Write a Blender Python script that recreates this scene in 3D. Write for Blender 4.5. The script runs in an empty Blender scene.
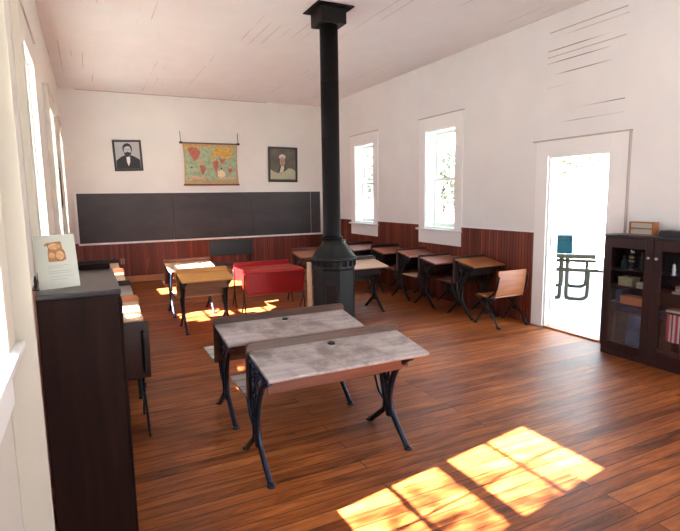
import bpy, bmesh, math, random
from mathutils import Vector, Matrix
random.seed(7)
PI = math.pi
W, L, H = 5.197, 10.674, 3.602
Y0 = -1.7
TH = 0.16
sc = bpy.context.scene
COL = sc.collection

# ------------------------------------------------------------------ materials
MATS = {}
def nmat(name):
    m = bpy.data.materials.new(name); m.use_nodes = True
    nt = m.node_tree
    b = nt.nodes['Principled BSDF']
    MATS[name] = m
    return m, nt, b
def N(nt, t, **kw):
    n = nt.nodes.new(t)
    for k, v in kw.items(): setattr(n, k, v)
    return n
def LK(nt, a, b): nt.links.new(a, b)
def ramp(nt, stops):
    r = N(nt, 'ShaderNodeValToRGB')
    e = r.color_ramp.elements
    while len(e) < len(stops): e.new(0.5)
    for i, (p, c) in enumerate(stops):
        e[i].position = p; e[i].color = (*c, 1)
    return r
def math_n(nt, op, a, b=None, c=None):
    n = N(nt, 'ShaderNodeMath', operation=op)
    for i, v in enumerate((a, b, c)):
        if v is None: continue
        if isinstance(v, (int, float)): n.inputs[i].default_value = v
        else: LK(nt, v, n.inputs[i])
    return n.outputs[0]
def objcoord(nt, scale=(1, 1, 1)):
    t = N(nt, 'ShaderNodeTexCoord'); mp = N(nt, 'ShaderNodeMapping')
    mp.inputs['Scale'].default_value = scale
    LK(nt, t.outputs['Object'], mp.inputs['Vector'])
    return mp.outputs['Vector']
def bump(nt, b, h, s=0.2, d=0.01):
    bp = N(nt, 'ShaderNodeBump'); bp.inputs['Strength'].default_value = s; bp.inputs['Distance'].default_value = d
    LK(nt, h, bp.inputs['Height']); LK(nt, bp.outputs['Normal'], b.inputs['Normal'])

def plain(name, col, rough=0.6, metal=0.0, noise=0.0, nscale=30, spec=0.5):
    m, nt, b = nmat(name)
    b.inputs['Roughness'].default_value = rough; b.inputs['Metallic'].default_value = metal
    b.inputs['Specular IOR Level'].default_value = spec
    b.inputs['Base Color'].default_value = (*col, 1)
    if noise:
        v = objcoord(nt)
        n = N(nt, 'ShaderNodeTexNoise'); n.inputs['Scale'].default_value = nscale; n.inputs['Detail'].default_value = 5
        LK(nt, v, n.inputs['Vector'])
        r = ramp(nt, [(0.3, tuple(c*(1-noise) for c in col)), (0.7, tuple(min(1, c*(1+noise)) for c in col))])
        LK(nt, n.outputs['Fac'], r.inputs['Fac']); LK(nt, r.outputs['Color'], b.inputs['Base Color'])
        bump(nt, b, n.outputs['Fac'], 0.1, 0.003)
    return m

def wood(name, c1, c2, rough=0.4, axis='x', scale=1.0, spec=0.5, spots=None):
    m, nt, b = nmat(name)
    b.inputs['Roughness'].default_value = rough; b.inputs['Specular IOR Level'].default_value = spec
    s = {'x': (2.2, 26, 26), 'y': (26, 2.2, 26), 'z': (26, 26, 2.2)}[axis]
    v = objcoord(nt, tuple(k*scale for k in s))
    n = N(nt, 'ShaderNodeTexNoise'); n.inputs['Scale'].default_value = 1.0; n.inputs['Detail'].default_value = 6; n.inputs['Roughness'].default_value = .65
    LK(nt, v, n.inputs['Vector'])
    r = ramp(nt, [(0.3, c1), (0.7, c2)])
    LK(nt, n.outputs['Fac'], r.inputs['Fac'])
    out = r.outputs['Color']
    if spots:
        v2 = objcoord(nt, (1, 1, 1)); n2 = N(nt, 'ShaderNodeTexNoise'); n2.inputs['Scale'].default_value = 5; n2.inputs['Detail'].default_value = 7; n2.inputs['Roughness'].default_value = .7
        LK(nt, v2, n2.inputs['Vector'])
        r2 = ramp(nt, [(0.45, (0, 0, 0)), (0.62, (1, 1, 1))]); LK(nt, n2.outputs['Fac'], r2.inputs['Fac'])
        mx = N(nt, 'ShaderNodeMix', data_type='RGBA'); LK(nt, r2.outputs['Color'], mx.inputs[0])
        LK(nt, out, mx.inputs[6]); mx.inputs[7].default_value = (*spots, 1); out = mx.outputs[2]
    LK(nt, out, b.inputs['Base Color'])
    bump(nt, b, n.outputs['Fac'], 0.15, 0.002)
    return m

def painted_boards(name, col, axis, pitch, crackpos, rough=0.55, strength=1.0, cut=.52, dark=(.16, .11, .09), region=None):
    """white painted planks; axis = index of the coordinate across the boards; gaps show here and there"""
    m, nt, b = nmat(name)
    b.inputs['Roughness'].default_value = rough
    t = N(nt, 'ShaderNodeTexCoord'); sx = N(nt, 'ShaderNodeSeparateXYZ'); LK(nt, t.outputs['Object'], sx.inputs[0])
    c = sx.outputs[axis]
    q = math_n(nt, 'DIVIDE', math_n(nt, 'ADD', c, crackpos), pitch)
    fr = math_n(nt, 'FRACT', q)
    d = math_n(nt, 'ABSOLUTE', math_n(nt, 'SUBTRACT', fr, 0.5))          # .5 at joints
    line = math_n(nt, 'GREATER_THAN', d, 0.5 - 0.0055/pitch)
    nz = N(nt, 'ShaderNodeTexNoise'); nz.inputs['Scale'].default_value = 1.0; nz.inputs['Detail'].default_value = 3
    mp = N(nt, 'ShaderNodeMapping'); sca = [0.55, 0.55, 0.55]; sca[axis] = 3.1; mp.inputs['Scale'].default_value = sca
    LK(nt, t.outputs['Object'], mp.inputs[0]); LK(nt, mp.outputs[0], nz.inputs['Vector'])
    mask = N(nt, 'ShaderNodeMapRange'); mask.inputs[1].default_value = cut; mask.inputs[2].default_value = cut+.06
    LK(nt, nz.outputs['Fac'], mask.inputs[0])
    mo = mask.outputs[0]
    if region:   # an area where the boards have shrunk apart: (y0, y1, z0)
        a_ = math_n(nt, 'GREATER_THAN', sx.outputs[1], region[0]); b_ = math_n(nt, 'LESS_THAN', sx.outputs[1], region[1]); c_ = math_n(nt, 'GREATER_THAN', sx.outputs[2], region[2]); e_ = math_n(nt, 'GREATER_THAN', sx.outputs[0], 2.0)
        rg = math_n(nt, 'MULTIPLY', math_n(nt, 'MULTIPLY', a_, b_), math_n(nt, 'MULTIPLY', c_, e_))
        m2 = N(nt, 'ShaderNodeMapRange'); m2.inputs[1].default_value = .53; m2.inputs[2].default_value = .62; LK(nt, nz.outputs['Fac'], m2.inputs[0])
        mo = math_n(nt, 'MAXIMUM', mo, math_n(nt, 'MULTIPLY', rg, m2.outputs[0]))
    amt = math_n(nt, 'MULTIPLY', math_n(nt, 'MULTIPLY', line, mo), strength)
    n2 = N(nt, 'ShaderNodeTexNoise'); n2.inputs['Scale'].default_value = 2.5; n2.inputs['Detail'].default_value = 4
    LK(nt, t.outputs['Object'], n2.inputs['Vector'])
    r = ramp(nt, [(0.3, tuple(k*.95 for k in col)), (0.7, col)]); LK(nt, n2.outputs['Fac'], r.inputs['Fac'])
    mx = N(nt, 'ShaderNodeMix', data_type='RGBA'); LK(nt, amt, mx.inputs[0]); LK(nt, r.outputs['Color'], mx.inputs[6]); mx.inputs[7].default_value = (*dark, 1)
    LK(nt, mx.outputs[2], b.inputs['Base Color'])
    hgt = math_n(nt, 'SUBTRACT', 1.0, line)
    bump(nt, b, hgt, 0.25, 0.002)
    return m

WHITE = (.80, .745, .715)
m_wall_b = painted_boards('paint_wall_back', (.765, .745, .71), 2, .23, 0.02, cut=.7)
m_wall_s = painted_boards('paint_wall_side', (.765, .76, .765), 2, .135, 0.03, cut=.72, region=(3.44, 4.42, 2.4), strength=.8)
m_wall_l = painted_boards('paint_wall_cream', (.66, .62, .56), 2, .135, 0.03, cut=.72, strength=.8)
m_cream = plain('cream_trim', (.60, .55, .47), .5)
m_ceil = painted_boards('paint_ceiling', (.77, .745, .745), 0, .14, 0.0, cut=.58, strength=.45)
m_trim = plain('paint_trim', (.80, .80, .80), .4)
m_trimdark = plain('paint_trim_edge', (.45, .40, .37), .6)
m_sash = plain('paint_sash', (.80, .83, .76), .45)

def floor_mat():
    m, nt, b = nmat('floor_pine_boards')
    t = N(nt, 'ShaderNodeTexCoord')
    br = N(nt, 'ShaderNodeTexBrick'); br.offset = .37; br.offset_frequency = 3
    for k, v in (('Scale', 1.0), ('Mortar Size', .0032), ('Mortar Smooth', .2), ('Bias', 0), ('Brick Width', 2.7), ('Row Height', .092)): br.inputs[k].default_value = v
    br.inputs['Color1'].default_value = (0, 0, 0, 1); br.inputs['Color2'].default_value = (1, 1, 1, 1); br.inputs['Mortar'].default_value = (.5, .5, .5, 1)
    LK(nt, t.outputs['Object'], br.inputs['Vector'])
    bw = N(nt, 'ShaderNodeRGBToBW'); LK(nt, br.outputs['Color'], bw.inputs[0])
    # per board shift of the grain
    cmb = N(nt, 'ShaderNodeCombineXYZ'); LK(nt, math_n(nt, 'MULTIPLY', bw.outputs[0], 37.0), cmb.inputs[0]); LK(nt, math_n(nt, 'MULTIPLY', bw.outputs[0], 11.0), cmb.inputs[2])
    ad = N(nt, 'ShaderNodeVectorMath', operation='ADD'); LK(nt, t.outputs['Object'], ad.inputs[0]); LK(nt, cmb.outputs[0], ad.inputs[1])
    mp = N(nt, 'ShaderNodeMapping'); mp.inputs['Scale'].default_value = (1.7, 17, 1); LK(nt, ad.outputs[0], mp.inputs[0])
    n = N(nt, 'ShaderNodeTexNoise'); n.inputs['Scale'].default_value = 1.0; n.inputs['Detail'].default_value = 9; n.inputs['Roughness'].default_value = .74; n.inputs['Distortion'].default_value = 1.1
    LK(nt, mp.outputs[0], n.inputs['Vector'])
    r = ramp(nt, [(0.28, (.045, .010, .003)), (0.42, (.19, .048, .011)), (0.56, (.34, .100, .024)), (0.74, (.52, .185, .05))])
    f = math_n(nt, 'ADD', n.outputs['Fac'], math_n(nt, 'MULTIPLY', math_n(nt, 'SUBTRACT', bw.outputs[0], .5), .17))
    LK(nt, f, r.inputs['Fac'])
    mx = N(nt, 'ShaderNodeMix', data_type='RGBA'); LK(nt, br.outputs['Fac'], mx.inputs[0]); LK(nt, r.outputs['Color'], mx.inputs[6]); mx.inputs[7].default_value = (.035, .010, .005, 1)
    # worn paler patches
    n3 = N(nt, 'ShaderNodeTexNoise'); n3.inputs['Scale'].default_value = 1.1; n3.inputs['Detail'].default_value = 5; LK(nt, t.outputs['Object'], n3.inputs['Vector'])
    r3 = ramp(nt, [(0.35, (.72, .64, .62)), (0.65, (1.15, 1.12, 1.05))]); LK(nt, n3.outputs['Fac'], r3.inputs['Fac'])
    mu = N(nt, 'ShaderNodeMix', data_type='RGBA', blend_type='MULTIPLY'); mu.inputs[0].default_value = 1; LK(nt, mx.outputs[2], mu.inputs[6]); LK(nt, r3.outputs['Color'], mu.inputs[7])
    LK(nt, mu.outputs[2], b.inputs['Base Color'])
    rr = N(nt, 'ShaderNodeMapRange'); rr.inputs[3].default_value = .36; rr.inputs[4].default_value = .56; b.inputs['Specular IOR Level'].default_value = .34; LK(nt, n3.outputs['Fac'], rr.inputs[0]); LK(nt, rr.outputs[0], b.inputs['Roughness'])
    h = math_n(nt, 'SUBTRACT', math_n(nt, 'MULTIPLY', n.outputs['Fac'], .25), br.outputs['Fac'])
    bump(nt, b, h, .35, .004)
    return m
m_floor = floor_mat()

def wainscot_mat(name, comp):
    m, nt, b = nmat(name); b.inputs['Roughness'].default_value = .42
    t = N(nt, 'ShaderNodeTexCoord'); sx = N(nt, 'ShaderNodeSeparateXYZ'); LK(nt, t.outputs['Object'], sx.inputs[0])
    fl = math_n(nt, 'FLOOR', math_n(nt, 'DIVIDE', sx.outputs[comp], .05))
    wn = N(nt, 'ShaderNodeTexWhiteNoise', noise_dimensions='1D'); LK(nt, fl, wn.inputs['W'])
    mp = N(nt, 'ShaderNodeMapping'); mp.inputs['Scale'].default_value = (30, 30, 2); LK(nt, t.outputs['Object'], mp.inputs[0])
    n = N(nt, 'ShaderNodeTexNoise'); n.inputs['Scale'].default_value = 1; n.inputs['Detail'].default_value = 5; LK(nt, mp.outputs[0], n.inputs['Vector'])
    f = math_n(nt, 'ADD', math_n(nt, 'MULTIPLY', wn.outputs['Value'], .55), math_n(nt, 'MULTIPLY', n.outputs['Fac'], .5))
    r = ramp(nt, [(0.2, (.11, .018, .010)), (0.55, (.17, .030, .015)), (0.9, (.30, .062, .026))]); LK(nt, f, r.inputs['Fac'])
    fr = math_n(nt, 'FRACT', math_n(nt, 'DIVIDE', sx.outputs[comp], .05))
    gl = math_n(nt, 'LESS_THAN', fr, .2)
    mx = N(nt, 'ShaderNodeMix', data_type='RGBA'); LK(nt, gl, mx.inputs[0]); LK(nt, r.outputs['Color'], mx.inputs[6]); mx.inputs[7].default_value = (.03, .008, .006, 1)
    LK(nt, mx.outputs[2], b.inputs['Base Color'])
    return m
m_wains_y = wainscot_mat('stained_beadboard_side', 1)
m_wains_x = wainscot_mat('stained_beadboard_back', 0)
m_base = wood('baseboard_pine', (.40, .15, .06), (.55, .24, .10), .45, 'x')

m_iron = plain('black_cast_iron', (.018, .019, .022), .33, .6, .2, 60)
m_iron_skytint = plain('cast_iron_sky_tint', (.020, .027, .048), .3, .5, .2, 60)  # black iron with the sky's blue reflection put into its colour
m_pipe = plain('black_stove_pipe', (.003, .0023, .0028), .6, .0, spec=.2)
m_stove = plain('charcoal_stove_enamel', (.006, .007, .0075), .45, 0, .15, 20, .35)
m_stovedark = plain('stove_vent_black', (.004, .004, .004), .8)
m_stoveglass = plain('stove_door_glass', (.02, .015, .014), .08)
m_tan = wood('tan_panel', (.42, .27, .18), (.55, .37, .25), .5, 'z')
m_topgrey = wood('worn_greybrown_desktop', (.30, .25, .24), (.50, .44, .43), .36, 'x', 1.0, .5, (.20, .155, .14))
m_lip = wood('brown_desk_board', (.055, .024, .015), (.125, .055, .032), .4, 'x')
m_box = wood('redbrown_desk_board', (.085, .022, .011), (.17, .05, .022), .4, 'x')
m_dklip = wood('dark_brown_board', (.022, .009, .007), (.045, .018, .012), .4, 'x')
m_seatgrey = wood('greyed_seat_wood', (.26, .22, .20), (.42, .36, .33), .4, 'x')
m_gold = wood('golden_oak', (.52, .22, .045), (.68, .33, .08), .38, 'x')
m_orange = wood('orange_oak', (.24, .075, .022), (.38, .135, .042), .33, 'x')
m_tancol = wood('light_oak', (.50, .30, .17), (.68, .44, .28), .4, 'x')
m_pinktop = wood('red_brown_top', (.25, .07, .035), (.38, .13, .07), .33, 'x')
m_darkwood = wood('near_black_wood', (.010, .005, .005), (.026, .012, .010), .5, 'z', 1.0, .3)
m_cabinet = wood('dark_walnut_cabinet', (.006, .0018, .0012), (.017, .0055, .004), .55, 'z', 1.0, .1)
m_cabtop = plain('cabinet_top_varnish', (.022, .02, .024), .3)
m_case = wood('dark_mahogany_case', (.013, .005, .005), (.032, .011, .010), .35, 'z', 1.0, .35)
m_red = plain('red_paint', (.40, .006, .006), .35, 0, .08, 12)
m_bench = plain('black_green_paint', (.020, .026, .026), .4)
m_paper = plain('cream_card', (.44, .44, .39), .6)
m_brown = plain('brown_ink', (.30, .13, .05), .7, 0, .3, 60)
m_ltbrown = plain('light_brown_ink', (.50, .27, .13), .7, 0, .3, 80)
m_grey = plain('grey_ink', (.30, .31, .30), .7)
m_blackframe = plain('black_frame', (.010, .009, .009), .35)
m_brnframe = plain('dark_brown_frame', (.03, .012, .009), .35)
def slate():
    m, nt, b = nmat('slate_blackboard'); b.inputs['Roughness'].default_value = .55
    v = objcoord(nt, (.8, 1, 2)); n = N(nt, 'ShaderNodeTexNoise'); n.inputs['Scale'].default_value = 1.6; n.inputs['Detail'].default_value = 8; n.inputs['Roughness'].default_value = .7; LK(nt, v, n.inputs['Vector'])
    r = ramp(nt, [(0.3, (.028, .026, .030)), (0.75, (.062, .056, .058))]); LK(nt, n.outputs['Fac'], r.inputs['Fac']); LK(nt, r.outputs['Color'], b.inputs['Base Color'])
    return m
m_slate = slate()
def glass(name, tint=(1, 1, 1), refl=.07):
    m, nt, b = nmat(name); nt.nodes.remove(b)
    o = nt.nodes['Material Output']
    t = N(nt, 'ShaderNodeBsdfTransparent'); t.inputs[0].default_value = (*tint, 1)
    g = N(nt, 'ShaderNodeBsdfGlossy'); g.inputs['Roughness'].default_value = .02
    mx = N(nt, 'ShaderNodeMixShader'); mx.inputs[0].default_value = refl
    LK(nt, t.outputs[0], mx.inputs[1]); LK(nt, g.outputs[0], mx.inputs[2]); LK(nt, mx.outputs[0], o.inputs[0])
    return m
m_glass = glass('window_glass')
m_caseglass = glass('bookcase_glass', (.9, .92, .95), .06)
m_clear = glass('clear_jar_glass', (.75, .8, .82), .22)

# ------------------------------------------------------------------ mesh builder
class MB:
    def __init__(s): s.v = []; s.f = []; s.mi = []; s.sm = []; s.m = 0
    def addv(s, pts):
        i = len(s.v); s.v += [tuple(p) for p in pts]; return i
    def face(s, idx, smooth=False): s.f.append(tuple(idx)); s.mi.append(s.m); s.sm.append(smooth)
    def box(s, x0, x1, y0, y1, z0, z1, M=None):
        P = [(x, y, z) for z in (z0, z1) for y in (y0, y1) for x in (x0, x1)]
        if M is not None: P = [M @ Vector(p) for p in P]
        i = s.addv(P)
        for q in ((0, 2, 3, 1), (4, 5, 7, 6), (0, 1, 5, 4), (2, 6, 7, 3), (0, 4, 6, 2), (1, 3, 7, 5)): s.face([i+k for k in q])
        return s
    def prism(s, poly, axis, a, b):
        """poly: list of 2D points in the plane across axis, extruded from a to b. axis x: (y,z); y: (x,z); z: (x,y)"""
        def mk(p, t):
            return {'x': (t, p[0], p[1]), 'y': (p[0], t, p[1]), 'z': (p[0], p[1], t)}[axis]
        n = len(poly); i = s.addv([mk(p, a) for p in poly]); j = s.addv([mk(p, b) for p in poly])
        s.face([i+k for k in range(n)][::-1]); s.face([j+k for k in range(n)])
        for k in range(n): s.face([i+k, i+(k+1) % n, j+(k+1) % n, j+k])
        return s
    def lathe(s, prof, c=(0, 0, 0), seg=24, smooth=True, rot=0):
        rings = []
        for r, z in prof:
            rings.append(s.addv([(c[0]+r*math.cos(2*PI*k/seg+rot), c[1]+r*math.sin(2*PI*k/seg+rot), c[2]+z) for k in range(seg)]))
        for a, b in zip(rings, rings[1:]):
            for k in range(seg): s.face([a+k, a+(k+1) % seg, b+(k+1) % seg, b+k], smooth)
        s.face([rings[0]+k for k in range(seg)][::-1]); s.face([rings[-1]+k for k in range(seg)])
        return s
    def sweep(s, path, w, t, n=Vector((1, 0, 0)), seg=8):
        """elliptic section: t along normal n, w across the path. w may be a list"""
        path = [Vector(p) for p in path]; rings = []
        for k, p in enumerate(path):
            d = (path[min(k+1, len(path)-1)] - path[max(k-1, 0)]).normalized()
            c = d.cross(n).normalized(); nn = c.cross(d).normalized()
            ww = w[k] if isinstance(w, (list, tuple)) else w
            rings.append(s.addv([p + c*(ww/2*math.cos(2*PI*q/seg)) + nn*(t/2*math.sin(2*PI*q/seg)) for q in range(seg)]))
        for a, b in zip(rings, rings[1:]):
            for k in range(seg): s.face([a+k, a+(k+1) % seg, b+(k+1) % seg, b+k], True)
        s.face([rings[0]+k for k in range(seg)][::-1]); s.face([rings[-1]+k for k in range(seg)])
        return s
    def ring(s, c, r, w, t, axis='x', seg=14, a0=0, a1=2*PI):
        n = {'x': Vector((1, 0, 0)), 'y': Vector((0, 1, 0)), 'z': Vector((0, 0, 1))}[axis]
        pts = []
        for k in range(seg+1):
            a = a0 + (a1-a0)*k/seg
            u, v = r*math.cos(a), r*math.sin(a)
            pts.append({'x': (c[0], c[1]+u, c[2]+v), 'y': (c[0]+u, c[1], c[2]+v), 'z': (c[0]+u, c[1]+v, c[2])}[axis])
        return s.sweep(pts, w, t, n, 6)
    def build(s, name, mats, parent=None, bev=0, seg=2):
        me = bpy.data.meshes.new(name); me.from_pydata(s.v, [], s.f)
        if not isinstance(mats, (list, tuple)): mats = [mats]
        for m in mats: me.materials.append(m)
        for p, mi, sm in zip(me.polygons, s.mi, s.sm): p.material_index = mi; p.use_smooth = sm
        bm = bmesh.new(); bm.from_mesh(me); bmesh.ops.recalc_face_normals(bm, faces=bm.faces); bm.to_mesh(me); bm.free()
        o = bpy.data.objects.new(name, me); COL.objects.link(o)
        if parent is not None: o.parent = parent
        if bev:
            md = o.modifiers.new('bevel', 'BEVEL'); md.width = bev; md.segments = seg; md.limit_method = 'ANGLE'; md.angle_limit = math.radians(50)
        return o
def smooth_path(pts, n=5):
    out = []
    P = [Vector(p) for p in pts]
    for i in range(len(P)-1):
        p0 = P[max(i-1, 0)]; p1 = P[i]; p2 = P[i+1]; p3 = P[min(i+2, len(P)-1)]
        for k in range(n):
            t = k/n
            out.append(.5*((2*p1)+(-p0+p2)*t+(2*p0-5*p1+4*p2-p3)*t*t+(-p0+3*p1-3*p2+p3)*t**3))
    out.append(P[-1]); return out
def thing(name, label, cat, loc=(0, 0, 0), rz=0, group=None):
    o = bpy.data.objects.new(name, None); COL.objects.link(o); o.location = loc; o.rotation_euler = (0, 0, rz)
    o['label'] = label; o['category'] = cat
    if group: o['group'] = group
    return o
def tag(o, label, cat, group=None, kind=None):
    o['label'] = label; o['category'] = cat
    if group: o['group'] = group
    if kind: o['kind'] = kind
    return o
def struct(o): o['kind'] = 'structure'; return o
def sempty(name, loc=(0, 0, 0), rz=0):
    o = bpy.data.objects.new(name, None); COL.objects.link(o); o.location = loc; o.rotation_euler = (0, 0, rz); o['kind'] = 'structure'; return o
def copy_tree(o, parent=None):
    c = o.copy(); COL.objects.link(c); c.parent = parent
    for ch in list(o.children): copy_tree(ch, c)
    return c

# ------------------------------------------------------------------ room shell
def wall(name, length0, length1, height, holes, mk, mat):
    """cells around rectangular holes (u0,u1,z0,z1); mk(u0,u1,z0,z1, mb) adds a box"""
    us = sorted({length0, length1, *[h[0] for h in holes], *[h[1] for h in holes]})
    zs = sorted({0.0, height, *[h[2] for h in holes], *[h[3] for h in holes]})
    mb = MB()
    for a, b in zip(us, us[1:]):
        for c, d in zip(zs, zs[1:]):
            um, zm = (a+b)/2, (c+d)/2
            if any(h[0] < um < h[1] and h[2] < zm < h[3] for h in holes): continue
            mk(mb, a, b, c, d)
    return struct(mb.build(name, mat))
ZB, ZT = 1.09, 2.60
WW = .74
left_c = [1.65, 4.15, 6.74, 9.05]
right_c = [6.40, 8.78, 1.2, -.6]  # last two are unseen, added to bring more daylight into the room
front_c = [4.4]  # unseen front window, added as fill light from behind the camera
FD0, FD1, FDZ = 1.8, 3.5, 2.6
DY0, DY1, DZ = 3.55, 4.345, 2.035
lh = [(c-WW/2, c+WW/2, ZB, ZT) for c in left_c]
rh = [(c-WW/2, c+WW/2, ZB, ZT) for c in right_c] + [(DY0, DY1, 0.0, DZ)]
fh = [(c-WW/2, c+WW/2, ZB, ZT) for c in front_c] + [(FD0, FD1, 0.0, FDZ)]
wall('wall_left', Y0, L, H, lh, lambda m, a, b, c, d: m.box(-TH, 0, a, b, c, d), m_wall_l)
wall('wall_right', Y0, L, H, rh, lambda m, a, b, c, d: m.box(W, W+TH, a, b, c, d), m_wall_s)
wall('wall_back', -TH, W+TH, H, [], lambda m, a, b, c, d: m.box(a, b, L, L+TH, c, d), m_wall_b)
wall('wall_front', -TH, W+TH, H, fh, lambda m, a, b, c, d: m.box(a, b, Y0-TH, Y0, c, d), m_wall_b)
struct(MB().box(-TH, W+TH, Y0-TH, L+TH, -.12, 0).build('floor', m_floor))
struct(MB().box(-TH-.3, W+TH+.3, Y0-TH-.3, L+TH+.3, H, H+.12).build('ceiling', m_ceil))
# roof over the ceiling
rf = MB(); rf.prism([(-.7, H+.12), (W+.7, H+.12), (W/2, H+2.0)], 'y', Y0-.7, L+.7); struct(rf.build('roof', plain('roof_metal', (.3, .3, .3), .5)))
# dark strip for the crack where the ceiling meets the back wall
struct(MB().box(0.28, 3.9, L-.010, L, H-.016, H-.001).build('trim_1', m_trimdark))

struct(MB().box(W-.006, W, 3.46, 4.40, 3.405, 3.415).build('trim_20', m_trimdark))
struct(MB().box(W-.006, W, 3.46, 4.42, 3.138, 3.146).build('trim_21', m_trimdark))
# windows: built in a local frame, x = along wall (width), y = into the room, z up
def window(idx, centre, side):
    root = sempty('window_%d' % idx)
    h = WW/2
    if side == 'left': root.location = (0, centre, 0); root.rotation_euler = (0, 0, -PI/2)    # +y(local) -> +x(world)
    elif side == 'right': root.location = (W, centre, 0); root.rotation_euler = (0, 0, PI/2)
    else: root.location = (centre, Y0, 0)
    c = MB(); cw = .16; dp = .09 if side == 'right' else 0; ct = .045 if side == 'left' else .022
    c.box(-h-cw, -h+.005, 0, ct, ZB-.02, ZT+.19); c.box(h-.005, h+cw, 0, ct, ZB-.02, ZT+.19); c.box(-h+.005, h-.005, 0, ct, ZT-.005, ZT+.19)
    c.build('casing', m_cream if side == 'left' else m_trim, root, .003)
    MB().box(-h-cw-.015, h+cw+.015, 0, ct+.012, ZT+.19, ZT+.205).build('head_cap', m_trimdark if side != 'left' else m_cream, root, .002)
    MB().box(-h-cw-.02, h+cw+.02, -.06, .075 if side == 'right' or centre < 2 else .038, ZB-.035, ZB-.005).build('stool', m_trim, root, .006)
    MB().box(-h-cw, h+cw, 0, .024, ZB-.24, ZB-.035).build('apron', m_trim, root, .003)
    j = MB()
    j.box(-h-.001, -h+.02, -TH-dp, 0, ZB, ZT); j.box(h-.02, h+.001, -TH-dp, 0, ZB, ZT); j.box(-h, h, -TH-dp, 0, ZT-.02, ZT+.001); j.box(-h, h, -TH-.04-dp, 0, ZB-.001, ZB+.02)
    j.build('jamb', m_sash, root)
    zm = (ZB+ZT)/2
    for nm, z0, z1, yy in (('upper_sash', zm-.02, ZT-.02, -.115-dp*1.15), ('lower_sash', ZB+.02, zm+.02, -.08-dp*1.15)):
        s_ = MB(); a, b = -h+.02, h-.02; t = .032
        s_.box(a, a+.04, yy, yy+t, z0, z1); s_.box(b-.04, b, yy, yy+t, z0, z1)
        s_.box(a+.04, b-.04, yy, yy+t, z0, z0+(.06 if nm[0] == 'l' else .04)); s_.box(a+.04, b-.04, yy, yy+t, z1-.04, z1)
        s_.box(-.008, .008, yy+.004, yy+t-.004, z0+.03, z1-.03); s_.box(a+.03, b-.03, yy+.005, yy+t-.005, (z0+z1)/2-.008, (z0+z1)/2+.008)
        so = s_.build(nm, m_sash, root)
        MB().box(a+.03, b-.03, yy+.012, yy+.016, z0+.03, z1-.03).build('pane', m_glass, so)
k = 1
for c in left_c: window(k, c, 'left'); k += 1
for c in right_c: window(k, c, 'right'); k += 1
for c in front_c: window(k, c, 'front'); k += 1

# open doorway on the right wall
dr = sempty('door_1')
d = MB()
d.box(W-.022, W, DY1, DY1+.17, 0, DZ+.17); d.box(W-.022, W, DY0-.20, DY0, 0, DZ+.17); d.box(W-.022, W, DY0, DY1, DZ, DZ+.17)
d.build('casing', m_trim, dr, .003)
MB().box(W-.04, W, DY0-.22, DY1+.22, DZ+.17, DZ+.185).build('head_cap', m_trimdark, dr, .002)
MB().box(W-.03, W, DY0-.212, DY0-.2, 0, DZ+.17).build('edge_bead', m_trimdark, dr)
d = MB(); d.box(W, W+TH, DY1-.025, DY1, 0, DZ); d.box(W, W+TH, DY0, DY0+.025, 0, DZ); d.box(W, W+TH, DY0+.025, DY1-.025, DZ-.025, DZ)
d.box(W+.07, W+.085, DY1-.04, DY1-.025, 0, DZ-.025)
d.build('jamb', m_sash, dr)
MB().box(W-.03, W+TH+.05, DY0+.025, DY1-.025, 0, .022).build('threshold', m_base, dr, .005)
MB().box(W+.04, W+.05, DY1-.030, DY1-.024, .98, 1.09).build('strike_plate', m_iron, dr)

# unseen entrance added behind the camera to let more light in
d2 = sempty('added_door'); d = MB()
d.box(FD0-.16, FD0, Y0, Y0+.022, 0, FDZ+.16); d.box(FD1, FD1+.16, Y0, Y0+.022, 0, FDZ+.16); d.box(FD0, FD1, Y0, Y0+.022, FDZ, FDZ+.16); d.build('casing', m_trim, d2, .003)
d = MB(); d.box(FD0, FD0+.02, Y0-TH, Y0, 0, FDZ); d.box(FD1-.02, FD1, Y0-TH, Y0, 0, FDZ); d.box(FD0+.02, FD1-.02, Y0-TH, Y0, FDZ-.02, FDZ); d.build('jamb', m_sash, d2)
# beadboard wainscot
def beadboard(name, along, a, b, z0, z1, mat):
    """vertical boards with V grooves every 5 cm. along: 'left','right','back','front'"""
    p = .05; t = .018
    prof = []
    u = math.floor(a/p)*p
    pts = []
    while u < b+p:
        for q, dd in ((0, t), (.0015, t-.007), (.005, t-.007), (.0065, t)):
            if a <= u+q <= b: pts.append((u+q, dd))
        u += p
    pts = [(a, t)] + pts + [(b, t)]
    def P(u_, d_, z): return {'left': (d_, u_, z), 'right': (W-d_, u_, z), 'back': (u_, L-d_, z), 'front': (u_, Y0+d_, z)}[along]
    mb = MB()
    poly = pts + [(b, 0), (a, 0)]
    i = mb.addv([P(u_, d_, z0) for u_, d_ in poly]); j = mb.addv([P(u_, d_, z1) for u_, d_ in poly]); n = len(poly)
    for k_ in range(n): mb.face([i+k_, i+(k_+1) % n, j+(k_+1) % n, j+k_])
    # top as strips
    for k_ in range(len(pts)-1):
        q = mb.addv([P(pts[k_][0], pts[k_][1], z1), P(pts[k_+1][0], pts[k_+1][1], z1), P(pts[k_+1][0], 0, z1), P(pts[k_][0], 0, z1)]); mb.face([q, q+1, q+2, q+3])
    return mb
WZ = 1.135
tn = [2]
def trim_obj(mb, mat, bev=0):
    o = mb.build('trim_%d' % tn[0], mat, None, bev); tn[0] += 1; return struct(o)
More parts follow.
